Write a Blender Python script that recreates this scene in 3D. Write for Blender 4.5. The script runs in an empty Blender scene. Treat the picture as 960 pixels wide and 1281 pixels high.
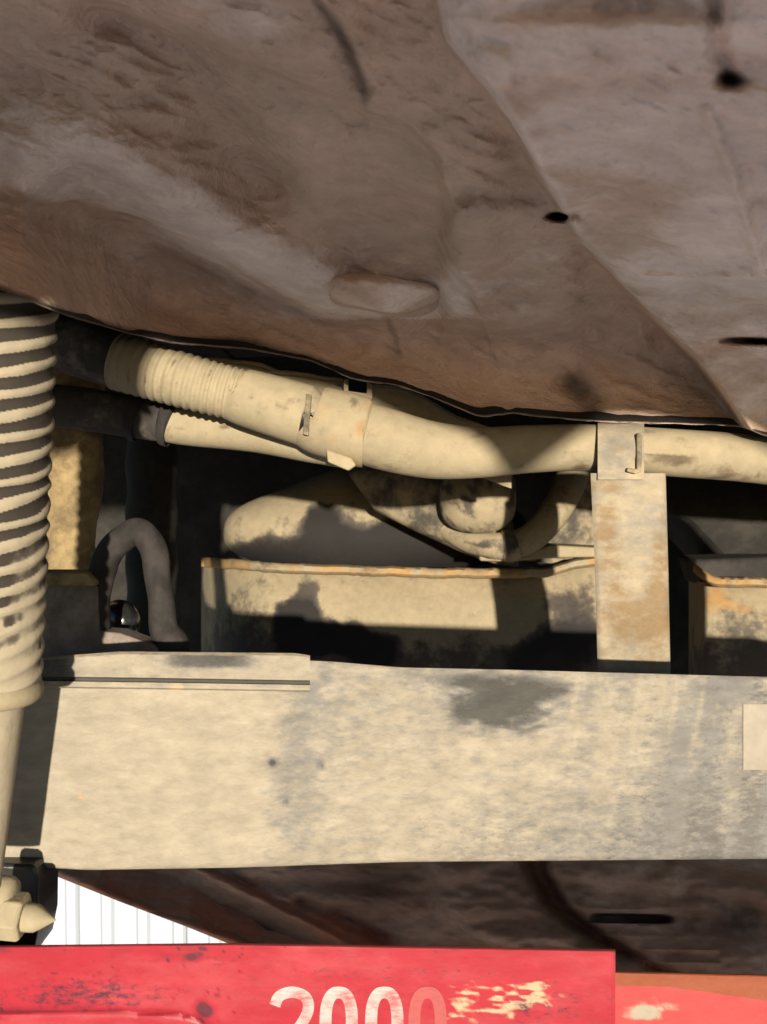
import bpy, math, random
import numpy as np
from mathutils import Vector

rng = np.random.default_rng(7)
random.seed(7)
scene = bpy.context.scene
col = scene.collection

# ------------------------------------------------------------------ camera
CAM_H = 1.40
PITCH = math.radians(-2.0)
FPX = 1100.0                       # focal length in photograph pixels
W0, H0 = 960.0, 1281.0
cam_d = bpy.data.cameras.new('camera')
cam = bpy.data.objects.new('camera', cam_d)
col.objects.link(cam)
cam.location = (0, 0, CAM_H)
cam.rotation_euler = (math.radians(90) + PITCH, 0, 0)
cam_d.sensor_fit = 'VERTICAL'
cam_d.sensor_height = 24.0
cam_d.lens = 24.0 * FPX / H0
cam_d.clip_start = 0.01
cam_d.clip_end = 500
cam_d.dof.use_dof = True
cam_d.dof.focus_distance = 0.88
cam_d.dof.aperture_fstop = 7.0
scene.camera = cam

C = np.array([0, 0, CAM_H])
FW = np.array([0, math.cos(PITCH), math.sin(PITCH)])
UP = np.array([0, -math.sin(PITCH), math.cos(PITCH)])
RT = np.array([1.0, 0, 0])


def P(u, v, d):
    """point seen along (u, v) at optical depth d metres"""
    u, v, d = np.broadcast_arrays(np.asarray(u, float), np.asarray(v, float), np.asarray(d, float))
    a = ((u - W0 / 2) / FPX)[..., None] * RT
    b = (-(v - H0 / 2) / FPX)[..., None] * UP
    return C + d[..., None] * (FW + a + b)


# ------------------------------------------------------------------ light
ANTI = P(375, 712, 1.0) - C          # direction the sunlight travels
SUN = ANTI / np.linalg.norm(ANTI)
elev = math.asin(-SUN[2])
azim = math.atan2(-SUN[0], -SUN[1])
world = bpy.data.worlds.new('World')
scene.world = world
world.use_nodes = True
wn = world.node_tree
wn.nodes.clear()
sky = wn.nodes.new('ShaderNodeTexSky')
sky.sky_type = 'NISHITA'
sky.sun_disc = False
sky.sun_elevation = elev
sky.sun_rotation = azim
sky.dust_density = 0.4
sky.ozone_density = 3.0
bg = wn.nodes.new('ShaderNodeBackground')
bg.inputs['Strength'].default_value = 0.10
wo = wn.nodes.new('ShaderNodeOutputWorld')
wn.links.new(sky.outputs[0], bg.inputs[0])
wn.links.new(bg.outputs[0], wo.inputs[0])
sun_d = bpy.data.lights.new('sun', 'SUN')
sun_d.energy = 5.0
sun_d.angle = math.radians(1.0)
sun_d.color = (1.0, 0.88, 0.71)
sun = bpy.data.objects.new('sun', sun_d)
col.objects.link(sun)
sun.rotation_euler = Vector(SUN).to_track_quat('-Z', 'Y').to_euler()
sun.location = (0, -3, 4)
scene.view_settings.view_transform = 'Standard'
scene.view_settings.look = 'None'
scene.view_settings.gamma = 1
scene.view_settings.use_curve_mapping = False
scene.view_settings.exposure = 1.18


# ------------------------------------------------------------------ helpers
def interp(pts):
    a = np.array(pts, float)
    return lambda x: np.interp(x, a[:, 0], a[:, 1])


def smooth_interp(pts, w=12):
    f = interp(pts)
    def g(x):
        x = np.asarray(x, float)
        return sum(f(x + o * w) for o in (-1, -.5, 0, .5, 1)) / 5
    return g


def vnoise(x, y, seed=0):
    xi = np.floor(x).astype(int); yi = np.floor(y).astype(int)
    xf = x - xi; yf = y - yi
    def h(a, b):
        n = (a * 374761393 + b * 668265263 + seed * 974634777) & 0x7fffffff
        n = ((n ^ (n >> 13)) * 1274126177) & 0x7fffffff
        return ((n ^ (n >> 16)) & 0xffff) / 65535.0
    sx = xf * xf * (3 - 2 * xf); sy = yf * yf * (3 - 2 * yf)
    a = h(xi, yi) * (1 - sx) + h(xi + 1, yi) * sx
    b = h(xi, yi + 1) * (1 - sx) + h(xi + 1, yi + 1) * sx
    return a * (1 - sy) + b * sy - 0.5


def fbm(x, y, n=4, seed=0):
    r = 0; a = 1.0
    for i in range(n):
        r = r + a * vnoise(x, y, seed + i * 17); x = x * 2.03; y = y * 2.03; a *= .5
    return r


def sdist(U, V, pts):
    """signed distance to a polyline (positive on its left as seen in the picture)"""
    best = np.full(U.shape, 1e9); sg = np.ones(U.shape)
    for (x0, y0), (x1, y1) in zip(pts[:-1], pts[1:]):
        dx, dy = x1 - x0, y1 - y0; L2 = dx * dx + dy * dy
        t = np.clip(((U - x0) * dx + (V - y0) * dy) / L2, 0, 1)
        ex = U - (x0 + t * dx); ey = V - (y0 + t * dy)
        d = np.hypot(ex, ey)
        cr = (dx * (V - y0) - dy * (U - x0))
        m = d < best
        best = np.where(m, d, best); sg = np.where(m, np.where(cr < 0, 1.0, -1.0), sg)
    return best * sg


def step(U, V, pts, w): return 0.5 + 0.5 * np.tanh(sdist(U, V, pts) / w)
def ridge(U, V, pts, w): return np.exp(-(sdist(U, V, pts) / w) ** 2)


def blob(U, V, cu, cv, ru, rv, ang=0, p=2):
    a = math.radians(ang)
    x = (U - cu) * math.cos(a) + (V - cv) * math.sin(a)
    y = -(U - cu) * math.sin(a) + (V - cv) * math.cos(a)
    return np.exp(-((np.abs(x) / ru) ** p + (np.abs(y) / rv) ** p))


class MB:
    def __init__(s): s.v = []; s.f = []; s.n = 0; s.attr = {}

    def add(s, verts, faces, **attrs):
        verts = np.asarray(verts, float).reshape(-1, 3)
        s.f += [tuple(i + s.n for i in f) for f in faces]
        for k in set(s.attr) | set(attrs):
            if k not in s.attr: s.attr[k] = [np.zeros(s.n)]
            s.attr[k].append(np.asarray(attrs.get(k, np.zeros(len(verts))), float).reshape(-1))
        s.v.append(verts); s.n += len(verts)
        return s

    def grid(s, G, wrap_u=False, wrap_v=False, flip=False, cap0=False, cap1=False, **attrs):
        """G: rows x cols x 3"""
        r, c = G.shape[:2]; F = []
        for i in range(r if wrap_v else r - 1):
            for j in range(c if wrap_u else c - 1):
                q = (i * c + j, i * c + (j + 1) % c, ((i + 1) % r) * c + (j + 1) % c, ((i + 1) % r) * c + j)
                F.append(q[::-1] if flip else q)
        if cap0: F.append(tuple(range(c))[::-1] if not flip else tuple(range(c)))
        if cap1: F.append(tuple((r - 1) * c + j for j in range(c)) if not flip else tuple((r - 1) * c + j for j in range(c))[::-1])
        return s.add(G, F, **attrs)

    def tube(s, pts, rad, seg=28, bump=None, **kw):
        """round tube through world points with a radius per point; bump(i, phi) is a relative radius"""
        pts = np.asarray(pts, float); n = len(pts); rad = np.broadcast_to(rad, n)
        T = np.gradient(pts, axis=0); T /= np.linalg.norm(T, axis=1)[:, None]
        ref = np.array([0, 0, 1.0]) if abs(T[0, 2]) < .9 else np.array([0, 1.0, 0])
        ph = np.linspace(0, 2 * math.pi, seg, endpoint=False)
        G = np.zeros((n, seg, 3))
        for i in range(n):
            A = np.cross(T[i], ref); A /= np.linalg.norm(A); B = np.cross(A, T[i])
            rr = rad[i] * (1 if bump is None else bump(i, ph))
            G[i] = pts[i] + (np.cos(ph) * rr)[:, None] * A + (np.sin(ph) * rr)[:, None] * B
        return s.grid(G, wrap_u=True, cap0=True, cap1=True, **kw)

    def box(s, lo, hi, bev=0):
        lo = np.array(lo, float); hi = np.array(hi, float)
        v = [[(lo, hi)[i][0], (lo, hi)[j][1], (lo, hi)[k][2]] for i in (0, 1) for j in (0, 1) for k in (0, 1)]
        return s.add(v, [(0, 1, 3, 2), (4, 6, 7, 5), (0, 4, 5, 1), (2, 3, 7, 6), (0, 2, 6, 4), (1, 5, 7, 3)])

    def prism(s, outline, d, back):
        """picture outline (list of u, v) at depth d (number or list), given real thickness back"""
        o = np.array(outline, float); n = len(o)
        front = P(o[:, 0], o[:, 1], d)
        rear = front + np.array([0, back, 0])
        return s.add(np.vstack([front, rear]), [tuple(range(n)), tuple(range(2 * n - 1, n - 1, -1))] +
                     [(i, i + n, (i + 1) % n + n, (i + 1) % n) for i in range(n)])


def tag(o, label=None, cat=None, group=None, kind=None):
    if label: o['label'] = label
    if cat: o['category'] = cat
    if group: o['group'] = group
    if kind: o['kind'] = kind
    return o


def obj(name, mb, mat, parent=None, smooth=True, bevel=0, sharp=40):
    V = np.vstack(mb.v)
    lo, hi = V.min(0), V.max(0)
    o0 = np.array([(lo[0] + hi[0]) / 2, (lo[1] + hi[1]) / 2, lo[2]])
    me = bpy.data.meshes.new(name)
    me.from_pydata((V - o0).tolist(), [], mb.f)
    for k, a in mb.attr.items():
        at = me.attributes.new(k, 'FLOAT', 'POINT')
        at.data.foreach_set('value', np.concatenate(a).astype(np.float32))
    me.validate()
    import bmesh
    bm = bmesh.new(); bm.from_mesh(me); bmesh.ops.recalc_face_normals(bm, faces=bm.faces); bm.to_mesh(me); bm.free()
    o = bpy.data.objects.new(name, me)
    col.objects.link(o)
    me.materials.append(mat)
    if smooth:
        me.polygons.foreach_set('use_smooth', [True] * len(me.polygons))
        me.set_sharp_from_angle(angle=math.radians(sharp))
    if bevel:
        b = o.modifiers.new('bevel', 'BEVEL'); b.width = bevel; b.segments = 3; b.limit_method = 'ANGLE'; b.angle_limit = math.radians(35)
    if parent is not None:
        o.parent = parent
        o.location = Vector(o0) - parent_world(parent)
    else:
        o.location = o0
    return o


def parent_world(o):
    w = Vector((0, 0, 0))
    while o is not None:
        w = w + o.location; o = o.parent
    return w


def thing(name, label, cat, loc, group=None):
    o = bpy.data.objects.new(name, None)
    o.empty_display_size = .05
    col.objects.link(o); o.location = loc
    return tag(o, label, cat, group)


# ------------------------------------------------------------------ materials
def srgb(r, g, b):
    f = lambda c: (c / 255 / 12.92) if c / 255 <= .04045 else ((c / 255 + .055) / 1.055) ** 2.4
    return (f(r), f(g), f(b), 1)


def material(name, base, dust=None, dust_amt=.5, dust_scale=18, stretch=(1, 1, 1), grime=(.012, .011, .010, 1), rust=None,
             rust_amt=.35, rough=.85, bump=.3, bump_scale=160, spec=.25, contrast=.25, fine=.25, metallic=0, coat=0, bump_dist=.002, speck=None, speck_scale=260):
    """layered paint / dust / rust; the mesh attribute 'dirt' brings out grime and painted shade, 'dust' brings dust and painted light, 'rust' rust"""
    m = bpy.data.materials.new(name); m.use_nodes = True
    nt = m.node_tree; N = nt.nodes; L = nt.links
    b = N['Principled BSDF']
    tc = N.new('ShaderNodeTexCoord')
    mp = N.new('ShaderNodeMapping'); mp.inputs['Scale'].default_value = stretch
    L.new(tc.outputs['Object'], mp.inputs[0])

    def noise(scale, detail=6, rgh=.6, dist=0):
        n = N.new('ShaderNodeTexNoise'); n.inputs['Scale'].default_value = scale; n.inputs['Detail'].default_value = detail
        n.inputs['Roughness'].default_value = rgh; n.inputs['Distortion'].default_value = dist
        L.new(mp.outputs[0], n.inputs['Vector']); return n.outputs[0]

    def math_(op, a, c, clamp=False):
        n = N.new('ShaderNodeMath'); n.operation = op; n.use_clamp = clamp
        for i, x in enumerate((a, c)):
            if isinstance(x, (int, float)): n.inputs[i].default_value = x
            else: L.new(x, n.inputs[i])
        return n.outputs[0]

    def mix(fac, a, c, mode='MIX'):
        n = N.new('ShaderNodeMix'); n.data_type = 'RGBA'; n.blend_type = mode
        if isinstance(fac, (int, float)): n.inputs[0].default_value = fac
        else: L.new(fac, n.inputs[0])
        for i, x in ((6, a), (7, c)):
            if isinstance(x, tuple): n.inputs[i].default_value = x
            else: L.new(x, n.inputs[i])
        return n.outputs[2]

    def attr(nm):
        n = N.new('ShaderNodeAttribute'); n.attribute_name = nm; return n.outputs['Fac']

    def ramp(x, lo, hi):
        n = N.new('ShaderNodeMapRange'); n.inputs[1].default_value = lo; n.inputs[2].default_value = hi; n.interpolation_type = 'SMOOTHSTEP'
        L.new(x, n.inputs[0]); return n.outputs[0]

    colr = base
    tone = noise(dust_scale * .45, 3)
    big = noise(dust_scale, 7, .68)
    if dust is not None:
        x = math_('ADD', big, attr('dust'))
        x = math_('SUBTRACT', x, math_('MULTIPLY', attr('dirt'), .55))
        thr = .5 - (dust_amt - .5) * .6
        fac = ramp(x, thr - contrast / 2, thr + contrast / 2)
        colr = mix(fac, base, dust)
    if rust is not None:
        r = math_('ADD', noise(dust_scale * 1.7, 7, .7), attr('rust'))
        colr = mix(ramp(r, 1.0 - rust_amt, 1.32 - rust_amt), colr, rust)
    if speck is not None:
        sp = math_('ADD', noise(speck_scale, 5, .75), attr('speck'))
        colr = mix(ramp(sp, .70, .98), colr, speck)
    d = math_('MULTIPLY', attr('dirt'), math_('ADD', .65, math_('MULTIPLY', noise(dust_scale * 3.5, 6, .7), .8)))
    colr = mix(ramp(d, .25, .85), colr, grime)
    v = N.new('ShaderNodeMapRange'); v.inputs[1].default_value = .25; v.inputs[2].default_value = .75
    v.inputs[3].default_value = 1 - fine; v.inputs[4].default_value = 1 + fine
    L.new(noise(bump_scale * .5, 5, .7), v.inputs[0])
    v2 = N.new('ShaderNodeMapRange'); v2.inputs[1].default_value = .3; v2.inputs[2].default_value = .7
    v2.inputs[3].default_value = 1 - fine * .7; v2.inputs[4].default_value = 1 + fine * .7
    L.new(tone, v2.inputs[0])
    hs = N.new('ShaderNodeHueSaturation'); L.new(colr, hs.inputs['Color'])
    L.new(math_('MULTIPLY', v.outputs[0], v2.outputs[0]), hs.inputs['Value'])
    L.new(hs.outputs[0], b.inputs['Base Color'])
    rr = N.new('ShaderNodeMapRange'); rr.inputs[3].default_value = max(.05, rough - .12); rr.inputs[4].default_value = min(1, rough + .1)
    L.new(big, rr.inputs[0]); L.new(rr.outputs[0], b.inputs['Roughness'])
    b.inputs['Specular IOR Level'].default_value = spec
    b.inputs['Metallic'].default_value = metallic
    b.inputs['Coat Weight'].default_value = coat
    if bump:
        bp = N.new('ShaderNodeBump'); bp.inputs['Strength'].default_value = bump; bp.inputs['Distance'].default_value = bump_dist
        h = math_('ADD', noise(bump_scale, 5, .65), math_('MULTIPLY', noise(bump_scale * .22, 4, .6), 1.6))
        L.new(h, bp.inputs['Height']); L.new(bp.outputs[0], b.inputs['Normal'])
    return m


CREAM = (.199, .176, .136, 1)
M_floor = material('undercoated_floor', (.60, .45, .36, 1), (.80, .69, .635, 1), .45, 14, grime=(.12, .095, .08, 1),
                   rough=.9, bump=1.0, bump_dist=.007, bump_scale=75, fine=.18, contrast=.28, stretch=(.75, 1, 1))
M_rail = material('dusty_rail', (.115, .111, .104, 1), CREAM, .68, 110, stretch=(.6, 1, 1.3), grime=(.042, .041, .037, 1), rust=(.385, .210, .084, 1),
                  rust_amt=.22, bump=.5, bump_dist=.003, bump_scale=150, fine=.18, contrast=.45, speck=(.081, .077, .073, 1), speck_scale=170)
M_dust = material('dusty_metal', (.112, .087, .057, 1), (.213, .181, .118, 1), .8, 30, rust=(.22, .145, .07, 1), rust_amt=.28, bump=.25, fine=.12)
M_ridge = material('dusty_rubber', (.059, .050, .042, 1), (.227, .197, .140, 1), .85, 34, grime=(.024, .020, .016, 1), bump=.25, fine=.12)
M_strap = material('rusty_strap', (.150, .136, .112, 1), (.217, .185, .130, 1), .5, 30, rust=(.143, .101, .056, 1), rust_amt=.50, bump=.4, bump_scale=130,
                   stretch=(.8, 1, 1.2), fine=.18)
M_tank = material('dusty_tank', (.059, .050, .041, 1), (.193, .161, .105, 1), .70, 20, grime=(.011, .010, .010, 1), rust=(.225, .138, .058, 1), rust_amt=.25, bump=.3, fine=.15)
M_arm = material('oily_arm', (.042, .038, .032, 1), (.210, .175, .112, 1), .5, 16, grime=(.007, .007, .007, 1), bump=.35, fine=.2)
M_dark = material('dark_interior', (.010, .009, .008, 1), (.024, .022, .019, 1), .45, 12, bump=.3, fine=.25)  # interior gloom put into a near-black colour
M_grey = material('grimy_grey_steel', (.014, .013, .012, 1), (.027, .023, .022, 1), .5, 22, rust=(.160, .080, .048, 1), rust_amt=.25, bump=.35, fine=.2)
M_brown = material('brown_underbody', (.42, .265, .178, 1), (.66, .46, .33, 1), .45, 9, grime=(.016, .016, .016, 1), rust=(.560, .230, .130, 1), rust_amt=.3, bump=.4, fine=.2, stretch=(.5, 1, 1.4))
M_red = material('worn_red_paint', (.205, .012, .020, 1), (.225, .026, .034, 1), .45, 16, grime=(.062, .012, .019, 1), rust=(.285, .205, .130, 1), rust_amt=.10, rough=.45, bump=.12,
                 bump_scale=90, spec=.22, fine=.10, stretch=(.6, 1, 1.3), speck=(.043, .012, .022, 1), speck_scale=150)
M_red_orange = material('faded_orange_red_paint', (.150, .037, .015, 1), (.258, .031, .031, 1), .4, 14, rust=(.204, .177, .136, 1), rust_amt=.28, rough=.5, bump=.15, fine=.1)
M_letter = material('worn_white_lettering', (.266, .052, .052, 1), (.275, .235, .228, 1), .60, 90, rough=.6, bump=.1, fine=.1, contrast=.3, stretch=(.5, 1, 1.6))
M_white = material('white_sheet_metal', (.262, .290, .334, 1), None, rough=.5, bump=.03, fine=.02)
M_label = material('cream_label', (.175, .156, .126, 1), (.215, .19, .15, 1), .5, 60, contrast=.4, rough=.6, bump=.1, fine=.05)
M_bounce_pad = material('pale_bounce_pad', (.70, .66, .62, 1), (.78, .74, .71, 1), .5, 1.5, rough=.95, bump=.2, bump_scale=20, fine=.1)
M_asphalt = material('grey_asphalt_ground', (.07, .07, .07, 1), (.12, .115, .11, 1), .5, 2, rough=.95, bump=.2, bump_scale=40, fine=.1)
M_pipe_shade = material('shaded_dusty_pipe', (.028, .025, .022, 1), (.096, .080, .064, 1), .4, 20, bump=.3, fine=.2)  # dusty pipe darkened for the shade of the boot
M_mount = material('caked_mud', (.098, .071, .038, 1), (.195, .146, .071, 1), .5, 24, bump=.5, bump_scale=90, fine=.25)
M_gusset = material('dull_brown_steel', (.120, .096, .080, 1), (.176, .148, .128, 1), .5, 30, rust=(.160, .080, .048, 1), rust_amt=.3, bump=.35, fine=.2)
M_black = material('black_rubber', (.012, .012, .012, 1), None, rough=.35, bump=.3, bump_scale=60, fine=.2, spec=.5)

# ------------------------------------------------------------------ ground and far wall
g = MB()
xs = np.linspace(-60, 60, 7); ys = np.linspace(-60, 60, 7)
X, Y = np.meshgrid(xs, ys)
g.grid(np.dstack([X, Y, 0 * X]))
tag(obj('ground', g, M_asphalt, smooth=False), kind='structure')
g = MB()
X, Y = np.meshgrid(np.linspace(-3.5, 3.5, 9), np.linspace(-1.9, 2.40, 7))
g.grid(np.dstack([X, Y, 0 * X + .012]))
tag(obj('bounce_pad', g, M_bounce_pad, smooth=False), kind='structure')  # unseen pad added to bounce light up to the floor pan

wall = thing('sheet_metal_wall', 'white ribbed sheet metal wall beyond the underside of the vehicle', 'wall', (-1.0, 2.42, 0))
for k in range(8):
    x0 = -2.05 + k * .30
    prof = []
    for i in range(3):
        a = x0 + i * .10
        prof += [(a, 0), (a + .058, 0), (a + .066, -.010), (a + .090, -.010), (a + .098, 0)]
    prof = np.array(prof)
    m = MB()
    zs = np.array([0.0, 1.0, 2.3])
    G = np.array([[(px, 2.42 + py + (.002 if k % 2 else 0), z) for px, py in prof] for z in zs])
    Gb = G + np.array([0, .004, 0])
    m.grid(G); m.grid(Gb, flip=True)
    obj('panel', m, M_white, wall, smooth=False)

# ------------------------------------------------------------------ floor pan (body underside)
vedge = smooth_interp([(-600, 250), (-300, 290), (-100, 338), (0, 362), (75, 392), (160, 418), (220, 430), (310, 437), (390, 452), (440, 475), (500, 483),
                       (560, 505), (600, 522), (640, 517), (700, 524), (750, 528), (830, 530), (930, 534), (960, 546), (1100, 575), (1600, 640)], 8)
dedge = smooth_interp([(-600, .56), (0, .585), (66, .60), (150, .88), (190, .92), (260, .95), (450, .965), (700, .96), (900, .97), (1000, .985), (1600, .985)], 5)
dtop = smooth_interp([(-600, .60), (0, .60), (500, .58), (960, .52), (1600, .48)], 60)
CHAN = [(520, -300), (535, -100), (548, 0), (560, 50), (600, 100), (640, 150), (670, 210), (720, 290), (800, 380), (870, 450), (930, 532), (980, 600)]


def floor_relief(U, V):
    H = 0.0
    F1 = [(-500, 235), (0, 248), (100, 258), (180, 275), (250, 310), (320, 352), (390, 387), (430, 400), (520, 402), (620, 398), (760, 400)]
    fade = 1 / (1 + np.exp((U - 430) / 40))
    H = H + .100 * step(U, V, F1, 8) * fade
    band = [(-400, 150), (0, 175), (120, 200), (220, 250), (320, 320), (420, 362), (470, 370)]
    H = H + .080 * ridge(U, V, band, 52)
    H = H - .065 * ridge(U, V, [(150, 20), (215, 60), (260, 130), (330, 225)], 42)
    H = H + .055 * step(U, V, [(-300, -60), (60, -20), (130, 5), (190, 32), (270, 58), (360, 97), (450, 140), (500, 160)], 6) * (1 / (1 + np.exp((U - 470) / 25)))
    H = H - .012 * ridge(U, V, [(190, 32), (200, 52)], 7)
    H = H - .045 * (1 - step(U, V, [(455, 220), (458, 110), (430, 50), (395, 0), (360, -80)][::-1], 6)) * (1 / (1 + np.exp((V - 150) / 30)))
    H = H - .008 * ridge(U, V, [(380, -30), (395, 0), (430, 50), (457, 112)], 7)
    cr = [(480, 145), (505, 155), (535, 180), (546, 200), (552, 235), (566, 262), (553, 300), (560, 325), (590, 365), (602, 400)]
    H = H + .055 * (1 - step(U, V, cr[::-1], 4)) * blob(U, V, 540, 270, 80, 150, 0, 4)
    H = H + .050 * blob(U, V, 640, 335, 85, 82, 0, 10)
    # hat-section stiffener
    inside = step(U, V, CHAN, 3.5)
    edge_r = .006 * ridge(U, V, [(640, 158), (670, 214), (720, 296), (760, 345)], 8)
    ch = .185 + .02 * np.clip((U - 700) / 300, -1, 1) + edge_r
    ch = ch - .05 * (.5 - .5 * np.tanh((V - 24) / 7)) * blob(U, V, 770, -40, 150, 120, 0, 4)
    ch = ch + .012 * np.exp(-((V - 347) / 5.0) ** 2) * (.5 + .5 * np.tanh((U - 800) / 10))
    ch = ch - .020 * (.5 + .5 * np.tanh((V - 350) / 4)) * np.clip((V - 345) / 60, 0, 1)
    ch = ch - .030 * (.5 + .5 * np.tanh((V - 120) / 40)) * blob(U, V, 740, 230, 110, 130, 20, 4)
    ch = ch - .034 * ridge(U, V, [(885, -60), (893, 0), (900, 60), (912, 98)], 13)
    ch = ch - .07 * blob(U, V, 914, 100, 13, 8, 15, 2) + .02 * blob(U, V, 925, 112, 22, 9, 10, 3)
    ch = ch + .018 * ridge(U, V, [(885, 140), (912, 205), (936, 280), (952, 332)], 9)
    ch = ch - .014 * step(U, V, [(890, 140), (917, 205), (941, 280), (957, 332)], 8) * (.5 + .5 * np.tanh((V - 150) / 15))
    ch = ch + .022 * blob(U, V, 945, 140, 60, 28, 0, 4)
    ch = ch - .12 * blob(U, V, 948, 427, 36, 4, 2, 3) + .012 * blob(U, V, 950, 436, 44, 7, 2, 4)
    ch = ch + .014 * blob(U, V, 618, 82, 30, 20, 25, 4)
    ch = ch - .018 * blob(U, V, 648, 95, 10, 14, 0, 2)
    ch = ch + .008 * blob(U, V, 752, 110, 26, 8) - .005 * blob(U, V, 790, 125, 40, 30, 30)
    H = H * (1 - inside * .6) + ch * inside
    H = H - .015 * ridge(U, V, [(600, 118), (650, 205), (700, 290), (790, 395), (850, 450)], 24) * (1 - inside)
    # drain hole with a rolled rim, seam lump and drip
    H = H + .028 * blob(U, V, 703, 279, 24, 13, 0, 4) - .22 * blob(U, V, 703, 271, 13, 4.2, 0, 2)
    H = H + .012 * blob(U, V, 489, 397, 9, 7)
    H = H + .010 * ridge(U, V, [(800, 395), (806, 430)], 8) - .008 * ridge(U, V, [(815, 395), (822, 430)], 9)
    H = H - .010 * ridge(U, V, [(700, 470), (745, 512)], 12)
    H = H * np.clip(.7 + U / 200, .7, 1)
    a_ = math.radians(24)
    ru = U * math.cos(a_) + V * math.sin(a_); rv = -U * math.sin(a_) + V * math.cos(a_)
    H = H + .006 * (1 - 3 * np.abs(fbm(ru / 90, rv / 26, 3, 44))) * (.5 + 1.2 * np.clip(fbm(U / 120, V / 90, 2, 45) + .3, 0, 1))
    H = H + .026 * fbm(U / 160, V / 120, 3, 3) + .011 * fbm(U / 38, V / 24, 4, 9)
    return H


SHADE_SILL_Y = -.40
SHADE_SILL_Z = CAM_H + .42      # top of the added sill
uu = np.concatenate([np.linspace(-900, -60, 40, endpoint=False), np.linspace(-60, 1020, 380, endpoint=False), np.linspace(1020, 1900, 40)])
# t runs from far above the frame (negative) to the lower edge (1)
nv = 250


def floor_depth(U, V):
    t = V / vedge(U)
    iv = 1 / dtop(U) + (1 / dedge(U) - 1 / dtop(U)) * t
    return 1 / iv


# height of the panel above the line of the low sun (picture pixels times metres)
KF = smooth_interp([(-900, 395), (60, 395), (110, 395), (301, 385), (481, 350), (612, 315), (1000, 310), (1900, 310)], 14)


def floor_surf(U, V, extra=0.0):
    t0 = np.interp(U, [30, 190], [.42, .60])
    t = np.clip((V / vedge(U) - t0) / (1 - t0), 0, 1) ** np.interp(U, [30, 190], [1.1, 2.2])
    K = KF(U) * (1 - t) + (712 - vedge(U)) * dedge(U) * t
    return K / (712 - V) * (1 - floor_relief(U, V) * (1 - .7 * t) - extra)


def floor_dust_light(U, V):  # dust mixed with painted light on raised folds and shade in hollows
    w = 30 * fbm(U / 70, V / 50, 3, 61)
    ins = step(U + w * .1, V, CHAN, 4)
    d = -.10 + .20 * ins + .20 * ridge(U, V, [(560, 40), (600, 96), (640, 150), (672, 212), (722, 298), (762, 347), (830, 350), (960, 350)], 9) * ins
    d = d - .09 * blob(U + w, V, 760, 270, 90, 100, 20, 3) * ins - .05 * ins * (V > 352)
    d = d + .30 * ridge(U + w, V, [(-300, 150), (0, 170), (90, 180), (220, 262), (330, 325), (400, 362), (470, 366), (545, 372)], 42) * (V < 400)
    d = d + .14 * ridge(U, V + w, [(0, 215), (180, 240), (270, 305)], 16) + .12 * blob(U + w, V, 350, 40, 120, 40, 25)
    d = d - .13 * ridge(U + w, V, [(215, 60), (260, 130), (330, 225)], 45) - .10 * blob(U, V, 560, 230, 120, 160, -30, 4) * (1 - ins)
    d = d + .10 * blob(U, V, 640, 330, 80, 75, 0, 6) * (1 - ins) - .08 * blob(U, V, 750, 440, 90, 60) * (1 - ins)
    return d * 1.5


rows = []; dirt_shade_rows = []; dust_light_rows = []
V0 = np.full_like(uu, -60.0)
top_row = P(uu, V0, floor_surf(uu, V0))
for f in np.linspace(1, 0, 12, endpoint=False):
    g_ = min(1, 2.2 * f)
    q = top_row.copy()
    q[:, 0] *= 1 + .5 * f
    q[:, 1] = top_row[:, 1] * (1 - f) + (SHADE_SILL_Y - .03) * f
    q[:, 2] = top_row[:, 2] * (1 - g_) + (CAM_H + .38) * g_
    rows.append(q); dirt_shade_rows.append(0 * uu); dust_light_rows.append(0 * uu)
for s in np.linspace(0, 1, nv):
    V = -60 + (vedge(uu) + 60 + 1.6 * fbm(uu / 18, uu * 0, 3, 4)) * s
    rows.append(P(uu, V, floor_surf(uu, V, -.006 * (1 - np.clip((1 - s) * 14, 0, 1)) ** 2)))
    dd = .5 * ridge(uu, V, [(486, 402), (494, 420), (499, 440)], 8) + .38 * ridge(uu, V, [(715, 482), (745, 505)], 16) \
        + .36 * ridge(uu, V, [(395, 0), (425, 40), (452, 100), (458, 125)], 9) + .35 * blob(uu, V, 300, 425, 60, 10) + .35 * blob(uu, V, 740, 470, 90, 50) + .45 * blob(uu, V, 640, 200, 40, 70, -35) \
        + .35 * blob(uu, V, 430, 60, 60, 80)  # drip and stains, plus shade painted in the crease and beside the channel
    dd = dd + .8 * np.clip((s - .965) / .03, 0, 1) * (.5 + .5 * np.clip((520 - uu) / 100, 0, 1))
    dirt_shade_rows.append(dd); dust_light_rows.append(floor_dust_light(uu, V))
ve = vedge(uu)
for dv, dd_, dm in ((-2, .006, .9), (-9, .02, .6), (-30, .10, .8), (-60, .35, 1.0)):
    rows.append(P(uu, ve + dv, floor_surf(uu, ve) + dd_)); dirt_shade_rows.append(0 * uu + dm); dust_light_rows.append(0 * uu)
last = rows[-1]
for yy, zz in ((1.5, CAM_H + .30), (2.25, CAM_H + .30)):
    q = last.copy(); q[:, 1] = yy; q[:, 2] = zz; rows.append(q); dirt_shade_rows.append(0 * uu + 1); dust_light_rows.append(0 * uu)
floor = thing('floor_pan', 'brown dusty pressed steel floor pan of the vehicle seen from beneath', 'car floor', tuple(P(480, 530, .9)))
m = MB(); m.grid(np.array(rows[:-5]), dirt=np.array(dirt_shade_rows[:-5]), dust=np.array(dust_light_rows[:-5]))
obj('pressed_panel', m, M_floor, floor, sharp=70)
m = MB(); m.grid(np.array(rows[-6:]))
obj('tunnel_panel', m, M_dark, floor, sharp=70)


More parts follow.
